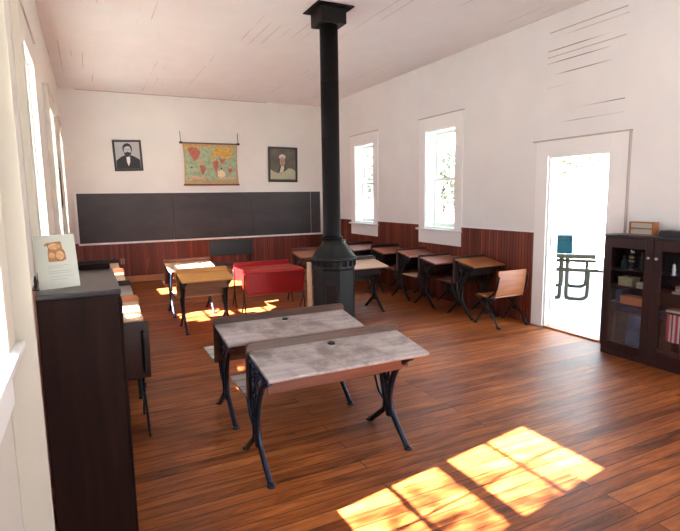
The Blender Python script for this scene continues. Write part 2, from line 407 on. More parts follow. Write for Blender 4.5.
def side_wains(side, centres, doors, y0, y1):
    segs = []; cur = y0
    cuts = sorted([(c-WW/2-.165, c+WW/2+.165, 'w') for c in centres] + [(a, b, 'd') for a, b in doors])
    for a, b, t in cuts:
        segs.append((cur, a, WZ))
        if t == 'w': segs.append((a, b, ZB-.24))
        cur = b
    segs.append((cur, y1, WZ))
    for a, b, z in segs:
        if b-a < .02: continue
        trim_obj(beadboard('', side, a, b, 0, z, None), m_wains_y)
        if z == WZ:
            m = MB()
            if side == 'left': m.box(0, .022, a, b, WZ, WZ+.014)
            else: m.box(W-.022, W, a, b, WZ, WZ+.014)
            trim_obj(m, m_trim)
side_wains('right', right_c, [(DY0-.212, DY1+.17)], Y0+.02, L-.02)
side_wains('left', left_c[1:], [], 3.05, L-.02)
trim_obj(beadboard('', 'back', .0, W, 0, .80, None), m_wains_x)
def nm(o, n): o.name = n; return struct(o)
struct(MB().box(0, .105, 2.235, 2.275, 0, H-.01).build('trim_30', m_cream, None, .003))
nm(MB().box(.018, W-.018, L-.045, L-.018, 0, .12).build('baseboard_back', m_base, None, .004), 'baseboard_back')

# ------------------------------------------------------------------ blackboard and pictures
bb = thing('blackboard', 'long dark slate blackboard spanning the back wall above the beadboard', 'blackboard', (0, L-.004, 0))
xs = [.16, 1.86, 3.49, 5.08]
for a, b in zip(xs, xs[1:]):
    MB().box(a+.003, b-.003, -.03, -.001, .80, 1.725).build('slate_panel', m_slate, bb, .002)
MB().box(.14, 5.12, -.036, 0, 1.725, 1.745).build('top_strip', m_trim, bb, .002)
MB().box(.14, 5.12, -.09, 0, .765, .797).build('chalk_tray', m_trim, bb, .004)
MB().box(.12, .158, -.034, 0, .80, 1.745).build('side_strip', m_trim, bb, .002)
MB().box(4.835, 4.845, -.034, -.03, .80, 1.72).build('joint_strip', plain('grey_joint', (.35, .34, .33), .6), bb)

def ell(mb, cx, cz, rx, rz, y, n=20, a0=0, a1=2*PI):
    i = mb.addv([(cx+rx*math.cos(a0+(a1-a0)*k/n), y, cz+rz*math.sin(a0+(a1-a0)*k/n)) for k in range(n)])
    mb.face([i+k for k in range(n)])
def pol(mb, pts, y):
    i = mb.addv([(p[0], y, p[1]) for p in pts]); mb.face([i+k for k in range(len(pts))])
def frame_parts(root, x0, x1, z0, z1, bw, mat, depth=.03):
    f = MB(); f.box(x0, x0+bw, -depth, 0, z0, z1); f.box(x1-bw, x1, -depth, 0, z0, z1); f.box(x0+bw, x1-bw, -depth, 0, z0, z0+bw); f.box(x0+bw, x1-bw, -depth, 0, z1-bw, z1)
    f.build('frame', mat, root, .003)
# bearded man portrait
p1 = thing('framed_portrait', 'black framed grey portrait of a bearded man in a dark suit', 'portrait', (1.095, L-.005, 2.435))
p1.rotation_euler = (.03, -.035, 0)
frame_parts(p1, -.255, .255, -.29, .29, .038, m_blackframe)
q = MB(); q.m = 0; q.box(-.22, .22, -.012, -.004, -.26, .26)
q.m = 1; pol(q, [(-.215, -.25), (.215, -.25), (.21, -.08), (.12, -.02), (.05, .01), (-.05, .01), (-.12, -.02), (-.21, -.09)], -.0135)
q.m = 2; pol(q, [(-.03, 0), (.04, 0), (.03, -.12), (.0, -.2), (-.025, -.12)], -.0145)
q.m = 1; pol(q, [(-.045, -.005), (.05, -.005), (.05, -.03), (.01, -.02), (-.045, -.035)], -.0152)
q.m = 1; ell(q, 0, .13, .085, .10, -.0140); ell(q, 0, .06, .066, .07, -.0150)
q.m = 3; ell(q, 0, .105, .062, .085, -.0160)
q.m = 1; ell(q, 0, .03, .05, .04, -.0166); pol(q, [(-.062, .13), (-.04, .2), (.03, .205), (.065, .15), (.05, .17), (-.01, .175), (-.05, .15)], -.0168)
q.m = 1; ell(q, -.025, .118, .014, .006, -.017); ell(q, .027, .118, .014, .006, -.017); pol(q, [(-.02, .058), (.02, .058), (.018, .051), (-.018, .051)], -.0175)
q.m = 4; pol(q, [(.0, .115), (.012, .08), (-.008, .08)], -.0175)
q.build('print', [plain('print_grey', (.42, .42, .43), .6), plain('print_black', (.014, .014, .016), .6), plain('print_white', (.75, .75, .76), .6), plain('print_face', (.48, .48, .49), .6), plain('print_shade', (.2, .2, .2), .6)], p1)
# older man portrait
p2 = thing('framed_portrait', 'brown framed portrait of a pale haired man with white collar', 'portrait', (4.215, L-.005, 2.31))
p2.rotation_euler = (.03, 0.01, 0)
frame_parts(p2, -.335, .335, -.375, .375, .045, m_brnframe)
q = MB(); q.box(-.3, .3, -.012, -.004, -.34, .34)
q.m = 1; pol(q, [(-.295, -.31), (.295, -.31), (.295, -.14), (.23, -.09), (.13, -.075), (.06, -.13), (-.05, -.19), (-.17, -.17), (-.295, -.10)], -.0135)
q.m = 2; pol(q, [(-.12, -.16), (-.07, .0), (.06, .0), (.08, -.1), (.0, -.17)], -.0132); ell(q, -.015, .09, .095, .135, -.0140)
q.m = 3; ell(q, -.01, .06, .065, .105, -.0150)
q.m = 4; ell(q, -.015, .16, .075, .06, -.0146); pol(q, [(-.04, -.03), (.02, -.03), (.035, -.09), (.0, -.16), (-.08, -.18), (-.06, -.10)], -.0155)
q.m = 2; ell(q, -.035, .075, .014, .007, -.0156); ell(q, .018, .075, .014, .007, -.0156); pol(q, [(-.03, .005), (.012, .005), (.01, -.002), (-.028, -.002)], -.0156); pol(q, [(.03, -.05), (.06, -.08), (.05, -.14), (.02, -.11)], -.0157)
q.build('print', [plain('print_olive', (.105, .092, .07), .5, 0, .35, 5), plain('print_cream', (.42, .41, .27), .6, 0, .12, 20), plain('print_umber', (.07, .05, .04), .6), plain('print_skin', (.36, .24, .16), .6), plain('print_pale', (.55, .50, .44), .6)], p2)

# wall map
mp_ = thing('wall_map', 'colourful pull-down world map hanging from two short cords', 'map', (2.665, L-.02, 0))
mp_.rotation_euler = (0, .0, 0)
def mapmesh():
    q = MB(); nx = 14
    xs_ = [-.555+1.11*k/nx for k in range(nx+1)]
    top = 2.70; bot = 1.90
    def inset(t): return 1 - .035*math.sin(PI*t)
    def pt(u, v, off):   # u -1..1, v 0 bottom..1 top
        z = bot+(top-bot)*v
        return (u*.555*inset(v), -off-.012*(1-v), z)
    def patch(pts, off):
        i = q.addv([pt(a, b, off) for a, b in pts]); q.face([i+k_ for k_ in range(len(pts))])
    q.m = 0
    ny = 8
    g = [[q.addv([pt(-1+2*a/nx, b/ny, 0)]) for a in range(nx+1)] for b in range(ny+1)]
    for b in range(ny):
        for a in range(nx): q.face([g[b][a], g[b][a+1], g[b+1][a+1], g[b+1][a]])
    q.m = 1
    patch([(-.93, .07), (.93, .07), (.93, .94), (-.93, .94)], .0012)
    q.m = 2   # red-brown lands
    for P in ([(-.85, .86), (-.72, .92), (-.5, .9), (-.38, .8), (-.44, .68), (-.55, .6), (-.6, .55), (-.68, .62), (-.76, .72)],
              [(-.45, .46), (-.3, .46), (-.2, .38), (-.28, .27), (-.36, .22), (-.40, .32)],
              [(.06, .55), (.2, .6), (.28, .55), (.25, .42), (.18, .28), (.12, .34), (.08, .45)],
              [(.3, .66), (.45, .62), (.55, .66), (.5, .54), (.42, .5), (.36, .55)],
              [(.62, .38), (.78, .40), (.8, .30), (.66, .28)]):
        patch(P, .0022)
    q.m = 3   # yellow orange lands
    for P in ([(.05, .72), (.1, .86), (.35, .93), (.7, .92), (.88, .84), (.8, .74), (.66, .62), (.52, .66), (.4, .66), (.3, .7), (.18, .68)],
              [(-.93, .93), (-.4, .93), (-.15, .95), (-.2, .88), (-.4, .92), (-.6, .88), (-.9, .82)],
              [(-.05, .66), (.05, .7), (.1, .62), (.0, .58)], [(-.12, .9), (.0, .92), (-.02, .82)]):
        patch(P, .0018)
    q.m = 4
    for P in ([(-.8, .12), (-.2, .12), (-.22, .2), (-.4, .17), (-.6, .2), (-.8, .18)], [(.2, .12), (.85, .12), (.85, .18), (.6, .16), (.2, .17)], [(-.48, .64), (-.36, .6), (-.3, .5), (-.4, .5)]):
        patch(P, .0019)
    q.m = 5
    patch([(.24, .32), (.38, .36), (.5, .3), (.52, .2), (.36, .16), (.22, .2)], .0025)
    q.m = 6
    patch([(.34, .40), (.38, .42), (.41, .39), (.38, .36)], .003); patch([(-.78, .42), (-.72, .43), (-.70, .40), (-.76, .39)], .003)
    return q
mapmesh().build('map_sheet', [plain('map_border', (.50, .30, .13), .6, 0, .25, 25), plain('map_sea', (.33, .42, .27), .6, 0, .25, 14), plain('map_red', (.46, .13, .085), .6, 0, .3, 25), plain('map_yellow', (.62, .36, .07), .6, 0, .35, 22), plain('map_tan', (.62, .38, .22), .6, 0, .2, 30), plain('map_pale', (.75, .62, .4), .6), plain('map_dark', (.03, .03, .03), .6)], mp_)
MB().box(-.60, .60, -.03, .0, 2.695, 2.72).build('top_rod', m_lip, mp_, .004)
MB().box(-.565, .565, -.03, -.004, 1.865, 1.90).build('bottom_rod', m_box, mp_, .004)
for sx in (-.585, .57):
    MB().sweep([(sx, -.012, 2.71), (sx-.005, -.004, 2.93)], .012, .012).build('cord', m_iron, mp_)
    MB().box(sx-.03, sx+.03, -.035, 0, 2.69, 2.73).build('bracket', m_blackframe, mp_, .004)

# framed print on the left wall, between windows
fp = thing('framed_print', 'narrow reddish framed print on the window wall beside the blackboard', 'picture', (.002, 7.78, 1.78))
fp.rotation_euler = (0, 0, -PI/2)
f = MB(); f.box(-.22, -.19, 0, .035, -.27, .25); f.box(.19, .22, 0, .035, -.27, .25); f.box(-.19, .19, 0, .035, -.27, -.24); f.box(-.19, .19, 0, .035, .22, .25)
f.build('frame', m_blackframe, fp)
q = MB(); q.box(-.19, .19, .006, .014, -.24, .22); q.m = 1; q.box(-.13, .13, .014, .016, -.16, .1); q.build('print', [plain('print_slate', (.07, .08, .1), .5), plain('print_rust', (.35, .07, .05), .5)], fp)

# outlet on the wainscot of the back wall
ou = thing('wall_outlet', 'small pale outlet plate on the beadboard below the blackboard', 'outlet', (.87, L-.018, .42))
MB().box(-.035, .035, -.008, 0, -.055, .055).build('cover_plate', plain('outlet_plate', (.45, .25, .2), .5), ou, .003)
for z_ in (.012, -.036): MB().box(-.012, .012, -.012, -.008, z_, z_+.024).build('socket', m_brnframe, ou)

# ------------------------------------------------------------------ school desks
def iron_frame(mb, zs, x, inner, seat=True):
    """ornate cast-iron side frame in the y-z plane at x"""
    S = lambda p: (x, p[0], p[1]*zs)
    fr = smooth_path([S(p) for p in ((.08, .012), (.125, .05), (.205, .12), (.265, .19), (.28, .29), (.245, .42), (.16, .54), (.03, .612))])
    mb.sweep(fr, [.040]*8 + [.052]*(len(fr)-14) + [.036]*6, .034)
    bk = smooth_path([S(p) for p in ((.54, .012), (.495, .05), (.42, .11), (.345, .18), (.355, .28), (.388, .39), (.378, .50), (.366, .64))])
    mb.sweep(bk, [.040]*8 + [.042]*(len(bk)-8), .034)
    mb.sweep([S((.03, .612)), S((.37, .655))], .024, .022)
    mb.sweep([S((.25, .185)), S((.365, .185))], .085, .026)
    mb.sweep([S((.308, .13)), S((.312, .27))], .055, .024)
    mb.sweep(smooth_path([S((.31, .25)), S((.335, .36)), S((.29, .46)), S((.30, .56)), S((.35, .64))]), .022, .018)
    mb.sweep(smooth_path([S((.30, .33)), S((.345, .43)), S((.29, .52)), S((.19, .595))]), .018, .014)
    for c, r in (((.325, .32), .026), ((.325, .405), .034), ((.265, .50), .028), ((.335, .50), .032), ((.175, .578), .020), ((.255, .58), .026), ((.325, .59), .024)):
        mb.ring(S(c), r, .014, .016)
    for fy, dy in ((.08, -.03), (.54, .03)):
        i = mb.lathe([(.026, 0), (.026, .008), (.014, .014)], (x, fy+dy*.6, 0), 12)
        mb.sweep([(x, fy-dy*.3, .008), (x, fy+dy*1.1, .006)], .04, .014)
    if seat:
        mb.sweep(smooth_path([S((.35, .22)), S((.43, .27)), S((.50, .375)), S((.62, .385)), S((.78, .375))]), .022, .018)
        mb.sweep(smooth_path([S((.385, .42)), S((.44, .45)), S((.50, .385))]), .014, .014)

def rounded_board(x0, x1, z0, z1, r, n=6):
    pts = [(x0, z0), (x1, z0)]
    for k in range(n+1):
        a = PI/2*k/n; pts.append((x1-r+r*math.cos(a), z1-r+r*math.sin(a)))
    for k in range(n+1):
        a = PI/2+PI/2*k/n; pts.append((x0+r+r*math.cos(a), z1-r+r*math.sin(a)))
    return pts
def school_desk(label, x0, x1, y, top, lip, box, seatm, iron=None, zs=1.0, group=None, seat=True, ink=True, depth=.38, seat_fold=0.0, rz=0.0, deep=.40, legx=None, lipz=.745):
    iron = iron or m_iron
    w = x1-x0
    t = thing('school_desk', label, 'desk', ((x0+x1)/2, y, 0), rz, group)
    h = w/2
    zf, zb = .64*zs, .695*zs
    # sloped desktop with a rounded front edge
    pr = [(0.004, zf-.022), (depth, zb-.022), (depth, zb), (0.008, zf), (-.004, zf-.006), (-.004, zf-.016)]
    MB().prism(pr, 'x', -h, h).build('desktop', top, t, .004)
    # back board: raised lip above the top and backrest for the seat in front
    b = MB(); b.prism(rounded_board(-h-.012, h+.012, deep*zs, lipz*zs, .035), 'y', depth-.004, depth+.024)
    bo = b.build('back_board', lip, t, .004)
    l0, l1 = (legx if legx else (-h+.045, h-.045))
    MB().box(l0+.015, l1-.015, .118, .13, .515*zs, .635*zs).build('front_board', box, t, .003)
    MB().box(-h+.08, h-.08, .13, depth, .52*zs, .535*zs).build('book_shelf', box, t)
    MB().box(-h+.03, h-.03, depth-.014, depth, (deep+.02)*zs, .66*zs).build('box_panel', box, t)
    for sx in (-1, 1):
        MB().box(sx*(h-.075)-.008, sx*(h-.075)+.008, .13, depth-.014, .52*zs, zb-.05).build('end_board', lip, t)
        fr = MB(); iron_frame(fr, zs, (sx*(h-.045)) if not legx else legx[(sx+1)//2], 0, seat); fr.build('leg', iron, t)
    if ink:
        i = MB(); i.lathe([(.024, -.004), (.024, .005), (.016, .007), (.014, .003)], (0, depth-.06, zb-.008+.002), 16); i.build('inkwell', m_iron, t)
    if seat:
        s_ = MB(); M = Matrix.Translation((0, .46, .395*zs)) @ Matrix.Rotation(seat_fold, 4, 'X')
        for a, b_ in ((0, .115), (.122, .235), (.242, .35)):
            s_.box(-h-.012, h+.012, a, b_, -.003-abs(a-.12)*.03+.0, .015, M)
        s_.build('seat', seatm, t, .005)
    return t
def rear_seat(label, x0, x1, y, wood_, iron, zt=.70, zseat=.37, group=None, wood2=None, seatlen=.34, inset=-.006):
    t = thing('school_chair', label, 'seat', ((x0+x1)/2, y, 0), 0, group)
    h = (x1-x0)/2
    # curved backrest
    b = MB(); n = 8
    pts = []
    for k in range(n+1):
        v = k/n; pts.append((-.045*v - .02*math.sin(PI*v)*.6, .385+(zt-.385)*v))
    poly = pts + [(p[0]+.018, p[1]) for p in pts[::-1]]
    b.prism(poly, 'x', -h, h); b.build('backrest', wood_, t, .006)
    s_ = MB(); poly = [(0.0, zseat+.012), (.10, zseat-.004), (.22, zseat), (.31, zseat+.006), (seatlen, zseat-.008), (seatlen, zseat-.026), (.22, zseat-.02), (.10, zseat-.024), (0.0, zseat-.006)]
    s_.prism(poly, 'x', -h, h); s_.build('seat', wood2 or wood_, t, .004)
    for sx in (-1, 1):
        x = sx*(h-inset)
        fr = MB()
        fr.sweep(smooth_path([(x, .33, .012), (x, .28, .08), (x, .19, .20), (x, .12, zseat-.03), (x, -.012, .45), (x, -.062, zt-.06)]), .028, .02)
        fr.sweep(smooth_path([(x, -.06, .012), (x, -.02, .08), (x, .07, .17), (x, .20, .26), (x, .32, zseat-.03)]), .028, .02)
        fr.sweep([(x, .10, .18), (x, .20, .18)], .06, .018); fr.sweep([(x, 0, zseat-.02), (x, .32, zseat-.03)], .02, .016)
        fr.ring((x, .15, .26), .03, .012, .012); fr.ring((x, .07, .31), .022, .01, .012)
        for fy in (.34, -.07): fr.sweep([(x, fy-.03, .008), (x, fy+.03, .008)], .036, .014)
        fr.build('leg', iron, t)
    return t
# front pair of double desks
school_desk('wide double desk with grey-brown top, nearest the camera', 1.115, 2.155, 2.50, m_topgrey, m_lip, m_box, m_seatgrey, m_iron_skytint, 1.0, 'double desks in the middle of the room', legx=(-.505, .41))
school_desk('grey-brown double desk directly behind the nearest one, before the stove', 1.10, 2.15, 3.31, m_topgrey, m_lip, m_box, m_seatgrey, m_iron_skytint, .98, 'double desks in the middle of the room', legx=(-.48, .43))
# golden and sunlit singles
school_desk('small golden oak single desk with brown back panel', 1.245, 1.86, 6.03, m_gold, m_gold, m_orange, m_tancol, m_iron_skytint, 1.01, 'single desks left of the stove', ink=False, deep=.38)
school_desk('brown single desk with sunlit top behind the golden one', 1.245, 1.87, 7.02, m_tancol, m_box, m_box, m_tancol, m_iron_skytint, 1.02, 'single desks left of the stove', ink=False, depth=.46)
# stove column
school_desk('light oak double desk standing just past the stove', 3.06, 3.98, 5.93, m_tancol, m_dklip, m_darkwood, m_dklip, m_iron, 1.02, 'desks around the stove')
school_desk('red-brown desk half hidden behind the stove, by the back wall', 3.30, 4.10, 7.45, m_pinktop, m_box, m_box, m_box, m_iron, 1.03, 'desks around the stove', ink=False)
# right wall column
G = 'single desks along the right wall'
school_desk('orange-brown single desk in front of the separate wooden seat', 4.63, 5.15, 4.95, m_orange, m_dklip, m_darkwood, m_box, m_iron, 1.10, G, lipz=.722, ink=False, seat_fold=.0)
school_desk('red-brown single desk under the nearer window, second in the wall row', 4.61, 5.15, 5.72, m_pinktop, m_dklip, m_darkwood, m_tancol, m_iron, 1.03, G, lipz=.722, ink=False)
school_desk('red-brown single desk third in the row beneath the window apron', 4.63, 5.15, 6.38, m_pinktop, m_dklip, m_darkwood, m_box, m_iron, 1.08, G, lipz=.722, ink=False, depth=.34)
school_desk('dark single desk fourth in the row along the window wall', 4.62, 5.15, 7.12, m_pinktop, m_darkwood, m_darkwood, m_box, m_iron, 1.05, G, ink=False)
school_desk('dark lipped single desk last in the row, nearest the blackboard', 4.50, 5.10, 7.95, m_pinktop, m_darkwood, m_darkwood, m_box, m_iron, 1.03, G, ink=False)
rear_seat('orange-brown wooden seat on black iron legs, beside the doorway', 4.63, 5.08, 4.56, m_orange, m_iron, .695, .37)
# left wall column
G = 'desks along the left wall'
rear_seat('dark wooden seat back standing behind the tall dark cabinet', .08, .635, 3.62, m_dklip, m_iron, .79, .42, inset=.04)
school_desk('light oak desk with sunlit top, first beyond the dark cabinet', .10, .655, 4.22, m_tancol, m_orange, m_box, m_box, m_iron, 1.05, G, ink=False, depth=.46)
school_desk('grey-topped desk in shade, second along the left wall', .10, .665, 5.14, m_seatgrey, m_darkwood, m_box, m_box, m_iron, 1.05, G, ink=False, depth=.46)
school_desk('oak desk third along the left wall, past the grey-topped one', .10, .66, 6.15, m_tancol, m_box, m_box, m_tancol, m_iron, 1.05, G, ink=False, depth=.46)
school_desk('oak desk at the far end of the left wall row', .10, .66, 7.25, m_tancol, m_darkwood, m_box, m_tancol, m_iron, 1.05, G, ink=False, depth=.46)

# red double desk with apron panel
rd = thing('red_desk', 'bright red painted double desk left of the stove', 'desk', (2.60, 6.64, 0), -.02)
h = .425
MB().prism([(0, .59), (.06, .615), (.66, .60), (.72, .59), (.72, .575), (0, .57)], 'x', -h, h).build('desktop', m_red, rd, .008)
MB().box(-h+.01, h-.01, .02, .04, .30, .58).build('front_panel', m_red, rd, .006)
MB().box(-h+.0, h-.0, .69, .712, .40, .66).build('back_board', m_red, rd, .008)
for sx in (-1, 1): MB().prism([(.05, .32), (.22, .34), (.32, .45), (.5, .42), (.69, .40), (.69, .58), (.05, .58)], 'x', sx*(h-.02)-.008, sx*(h-.02)+.008).build('end_board', m_red, rd, .003)
MB().box(-h, h, -.02, .05, .285, .30).build('lower_rail', m_red, rd, .003)
for sx in (-1, 1):
    for (ya, yb, n_) in ((.10, .04, 0), (.68, .74, 1)):
        x = sx*(h+.008)
        q = MB()
        if n_ == 0:
            q.sweep(smooth_path([(x, .05, .012), (x, .06, .10), (x, .10, .26), (x, .09, .40), (x, .05, .56)]), .03, .02)
            q.sweep(smooth_path([(x, .24, .012), (x, .20, .08), (x, .12, .22), (x, .12, .30)]), .026, .02)
        else:
            q.sweep(smooth_path([(x, .78, .012), (x, .74, .10), (x, .66, .26), (x, .66, .40), (x, .70, .56)]), .03, .02)
            q.sweep(smooth_path([(x, .58, .012), (x, .60, .08), (x, .65, .22), (x, .65, .30)]), .026, .02)
        q.build('leg', m_iron, rd)

# black bench by the back wall
bn = thing('recitation_bench', 'black bench with tall back panel, close to the back wall', 'bench', (2.53, 8.75, 0), -.02)
MB().prism(rounded_board(-.38, .38, .62, .885, .02), 'y', 0, .025).build('back_panel', m_bench, bn, .005)
MB().box(-.38, .38, .03, .38, .43, .455).build('seat', m_bench, bn, .006)
for sx in (-1, 1):
    q = MB(); x = sx*.34
    q.sweep(smooth_path([(x, -.05, .012), (x, .0, .2), (x, .03, .45), (x, .012, .84)]), .03, .02); q.sweep(smooth_path([(x, .38, .012), (x, .34, .2), (x, .30, .42)]), .03, .02); q.sweep([(x, .0, .25), (x, .33, .25)], .02, .016)
    q.build('leg', m_iron, bn)

# ------------------------------------------------------------------ stove and pipe
SX, SY = 2.825, 5.25
st = thing('wood_stove', 'round charcoal stove with cone top in the middle of the room', 'stove', (SX, SY, 0), .2)
MB().lathe([(.255, .06), (.262, .08), (.262, .14), (.245, .16), (.245, .78), (.255, .80), (.255, .83)], (0, 0, 0), 8, False, PI/8).build('body', m_stove, st, .006)
MB().lathe([(.235, .83), (.235, .895)], (0, 0, 0), 24).build('vent_core', m_stovedark, st)
for k in range(20):
    a = 2*PI*k/20; M = Matrix.Rotation(a, 4, 'Z')
    MB().box(.235, .252, -.012, .012, .825, .895, M).build('vent_bar', m_stove, st)
MB().lathe([(.250, .885), (.268, .892), (.270, .915), (.255, .925)], (0, 0, 0), 32).build('top_rim', m_stove, st)
MB().lathe([(.250, .922), (.242, .935), (.155, 1.06), (.135, 1.075), (.132, 1.118)], (0, 0, 0), 32).build('cone_top', m_stove, st)
# door faces the camera: local direction
ang = math.atan2(0-SY, .316-SX) - .2
Md = Matrix.Rotation(round((ang)/(PI/4))*(PI/4), 4, 'Z')
dpart = MB(); dpart.box(.225, .242, -.085, .085, .22, .70, Md); dro = dpart.build('fire_door', m_stovedark, st, .003)
MB().box(.240, .246, -.055, .055, .36, .62, Md).build('door_glass', m_stoveglass, dro)
q = MB(); q.sweep([Md @ Vector((.25, .07, .44)), Md @ Vector((.275, .07, .47)), Md @ Vector((.25, .07, .50))], .012, .012, Vector((0, 0, 1)).cross(Vector((1, 0, 0)))); q.build('door_handle', m_iron, dro)
for k in range(4):
    a = PI/4+k*PI/2
    MB().sweep(smooth_path([(.26*math.cos(a), .26*math.sin(a), .0), (.22*math.cos(a), .22*math.sin(a), .03), (.2*math.cos(a), .2*math.sin(a), .08)]), .045, .03, Vector((-math.sin(a), math.cos(a), 0))).build('leg', m_stove, st)
pn = thing('upright_board', 'narrow tan upright board close beside the black stove', 'board', (2.56, 5.36, 0))
MB().box(-.02, .02, -.03, .03, 0, .86).build('board', m_tan, pn, .003)
MB().box(-.022, .022, -.06, .06, 0, .03).build('foot', m_iron, pn)

pp = thing('stove_pipe', 'tall black flue pipe rising from the stove to the ceiling', 'pipe', (SX-.02, SY, 0))
MB().lathe([(.122, 1.120), (.122, 1.15), (.104, 1.16), (.100, 1.17), (.100, 3.44)], (0, 0, 0), 32).build('pipe', m_pipe, pp)
for z in (1.62, 2.23, 2.84): MB().lathe([(.1005, z), (.103, z+.006), (.1005, z+.012)], (0, 0, 0), 32).build('joint_bead', m_pipe, pp)
MB().box(-.145, .145, -.145, .145, 3.43, H-.012).build('ceiling_collar', m_pipe, pp, .004)
MB().box(-.21, .21, -.21, .21, H-.014, H-.001).build('ceiling_plate', m_pipe, pp, .002)

# ------------------------------------------------------------------ near left cabinet with sign
cb = thing('dark_cabinet', 'tall near-black wooden cabinet against the left wall, closest to camera', 'cabinet', (0, 0, 0))
cx0, cx1, cy0, cy1, cz = .112, .407, 2.28, 3.02, 1.235
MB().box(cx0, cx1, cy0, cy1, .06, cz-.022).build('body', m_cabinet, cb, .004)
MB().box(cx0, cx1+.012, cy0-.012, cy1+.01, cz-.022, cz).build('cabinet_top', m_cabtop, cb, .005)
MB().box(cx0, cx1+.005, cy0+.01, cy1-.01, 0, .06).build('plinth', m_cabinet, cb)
MB().box(cx0+.01, cx1, cy1-.02, cy1, cz, cz+.028).build('rear_rail', m_cabinet, cb, .004)
for a, b in ((cy0+.02, (cy0+cy1)/2-.003), ((cy0+cy1)/2+.003, cy1-.02)):
    do = MB().box(cx1, cx1+.016, a, b, .1, cz-.05).build('door', m_cabinet, cb, .003)
    MB().lathe([(.012, 0), (.016, .012), (.0, .02)], (0, 0, 0), 12).build('knob', m_iron, do).location = (0, 0, 0)
    kn = do.children[0]; kn.rotation_euler = (0, PI/2, 0); kn.location = (cx1+.014, (cy0+cy1)/2 + (-.05 if a < 2.5 else .05), .7)

sg = thing('display_card', 'cream display card with brown drawing standing on the dark cabinet', 'sign', (.195, 2.395, cz+.003))
sg.rotation_euler = (-.16, -.03, .10)
q = MB(); q.m = 0; q.box(-.075, .075, 0, .004, 0.002, .225)
def sq(a, b, c, d_, y=-.0008): q.box(a, b, y, 0, c, d_)
q.m = 1; pol(q, [(-.034, .192), (.022, .196), (.026, .165), (.034, .15), (.036, .12), (.02, .112), (-.03, .114), (-.03, .15), (-.026, .17)], -.001)
q.m = 2; ell(q, -.004, .176, .022, .013, -.0016); ell(q, .014, .138, .015, .018, -.0016); ell(q, -.016, .14, .011, .012, -.0016)
q.m = 1; ell(q, -.035, .184, .005, .004, -.002)
q.m = 3
for z_, a, b in ((.095, -.035, .045), (.087, -.035, .02), (.072, -.035, .05), (.064, -.035, .05), (.050, -.03, .055), (.038, -.03, .03)): sq(a, b, z_, z_+.0022)
q.build('card', [m_paper, m_brown, m_ltbrown, m_grey], sg)
MB().prism([(.004, .002), (.075, .012), (.004, .15)], 'x', -.01, .01).build('stand', m_paper, sg)
# small dark coil by the sign
cl = thing('wire_hook', 'small dark wire holder standing behind the cream card', 'wire holder', (.105, 2.42, cz))
q = MB(); q.ring((0, 0, .03), .028, .006, .006, 'x'); q.ring((0.01, .01, .05), .022, .005, .005, 'x'); q.box(-.01, .015, -.015, .02, 0, .004)
q.build('loops', m_iron, cl)

# ------------------------------------------------------------------ bookcase on the right
bx0, bx1, by0, by1, bz = 4.885, W-.025, 2.12, 3.345, 1.20
bc = thing('glass_bookcase', 'dark mahogany bookcase with two glazed doors beside the doorway', 'bookcase', (0, 0, 0))
MB().box(bx1-.012, bx1, by0, by1, .05, bz-.02).build('back_panel', m_case, bc)
for a, b in ((by0, by0+.022), (by1-.022, by1)): MB().box(bx0+.02, bx1-.012, a, b, 0, bz-.02).build('side_panel', m_case, bc, .002)
MB().box(bx0, bx1, by0-.01, by1+.008, bz-.02, bz).build('top_board', m_cabtop, bc, .004)
MB().box(bx0+.02, bx1-.012, by0+.022, by1-.022, .09, .108).build('shelf', m_case, bc)
SH = [.53, .70, .86]
for z in SH: MB().box(bx0+.045, bx1-.012, by0+.022, by1-.022, z-.016, z).build('shelf', m_case, bc)
MB().box(bx0+.02, bx0+.035, by0+.022, by1-.022, 0, .09).build('kick_board', m_case, bc)
ym = (by0+by1)/2
ym = 2.855
for a, b, ks in ((by0+.002, ym-.002, 1), (ym+.002, by1-.002, -1)):
    dm = MB(); sw = .075; z0, z1 = .085, bz-.024
    dm.box(bx0, bx0+.02, a, a+sw, z0, z1); dm.box(bx0, bx0+.02, b-sw, b, z0, z1); dm.box(bx0, bx0+.02, a+sw, b-sw, z0, z0+.055); dm.box(bx0, bx0+.02, a+sw, b-sw, z1-.10, z1)
    do = dm.build('door', m_case, bc, .003)
    MB().box(bx0+.008, bx0+.012, a+sw-.005, b-sw+.005, z0+.05, z1-.095).build('glass_pane', m_caseglass, do)
    ky = b-.035 if ks == 1 else a+.035
    kn = MB().lathe([(.006, 0), (.013, .010), (.015, .018), (.004, .025)], (0, 0, 0), 12).build('knob', plain('knob_pale%d' % ks, (.35, .33, .3), .3, .5), do)
    kn.rotation_euler = (0, -PI/2, 0); kn.location = (bx0+.002, ky, 1.005)
# on top: wooden rack with two cream panels
rk = thing('wooden_letter_rack', 'small wooden frame with two cream panels on the bookcase top', 'display box', (5.0, 3.05, bz), -.05)
q = MB(); q.box(-.02, .06, -.122, -.11, 0, .125); q.box(-.02, .06, .11, .122, 0, .125); q.box(-.02, .06, -.11, .11, 0, .012); q.box(-.02, .06, -.11, .11, .113, .125); q.box(-.022, .06, -.11, .11, .058, .07)
q.build('frame', m_orange, rk, .002)
for z in (.012, .07): MB().box(-.008, .05, -.109, .109, z, z+.042).build('card_panel', m_paper, rk)
# dark flat case on the top
fc = thing('flat_case', 'flat near-black case lying on the bookcase top', 'case', (5.06, 2.68, bz))
MB().box(-.08, .08, -.2, .2, 0, .045).build('body', m_cabtop, fc, .006); MB().box(-.075, .075, -.195, .195, .045, .055).build('lid', m_cabtop, fc, .004)
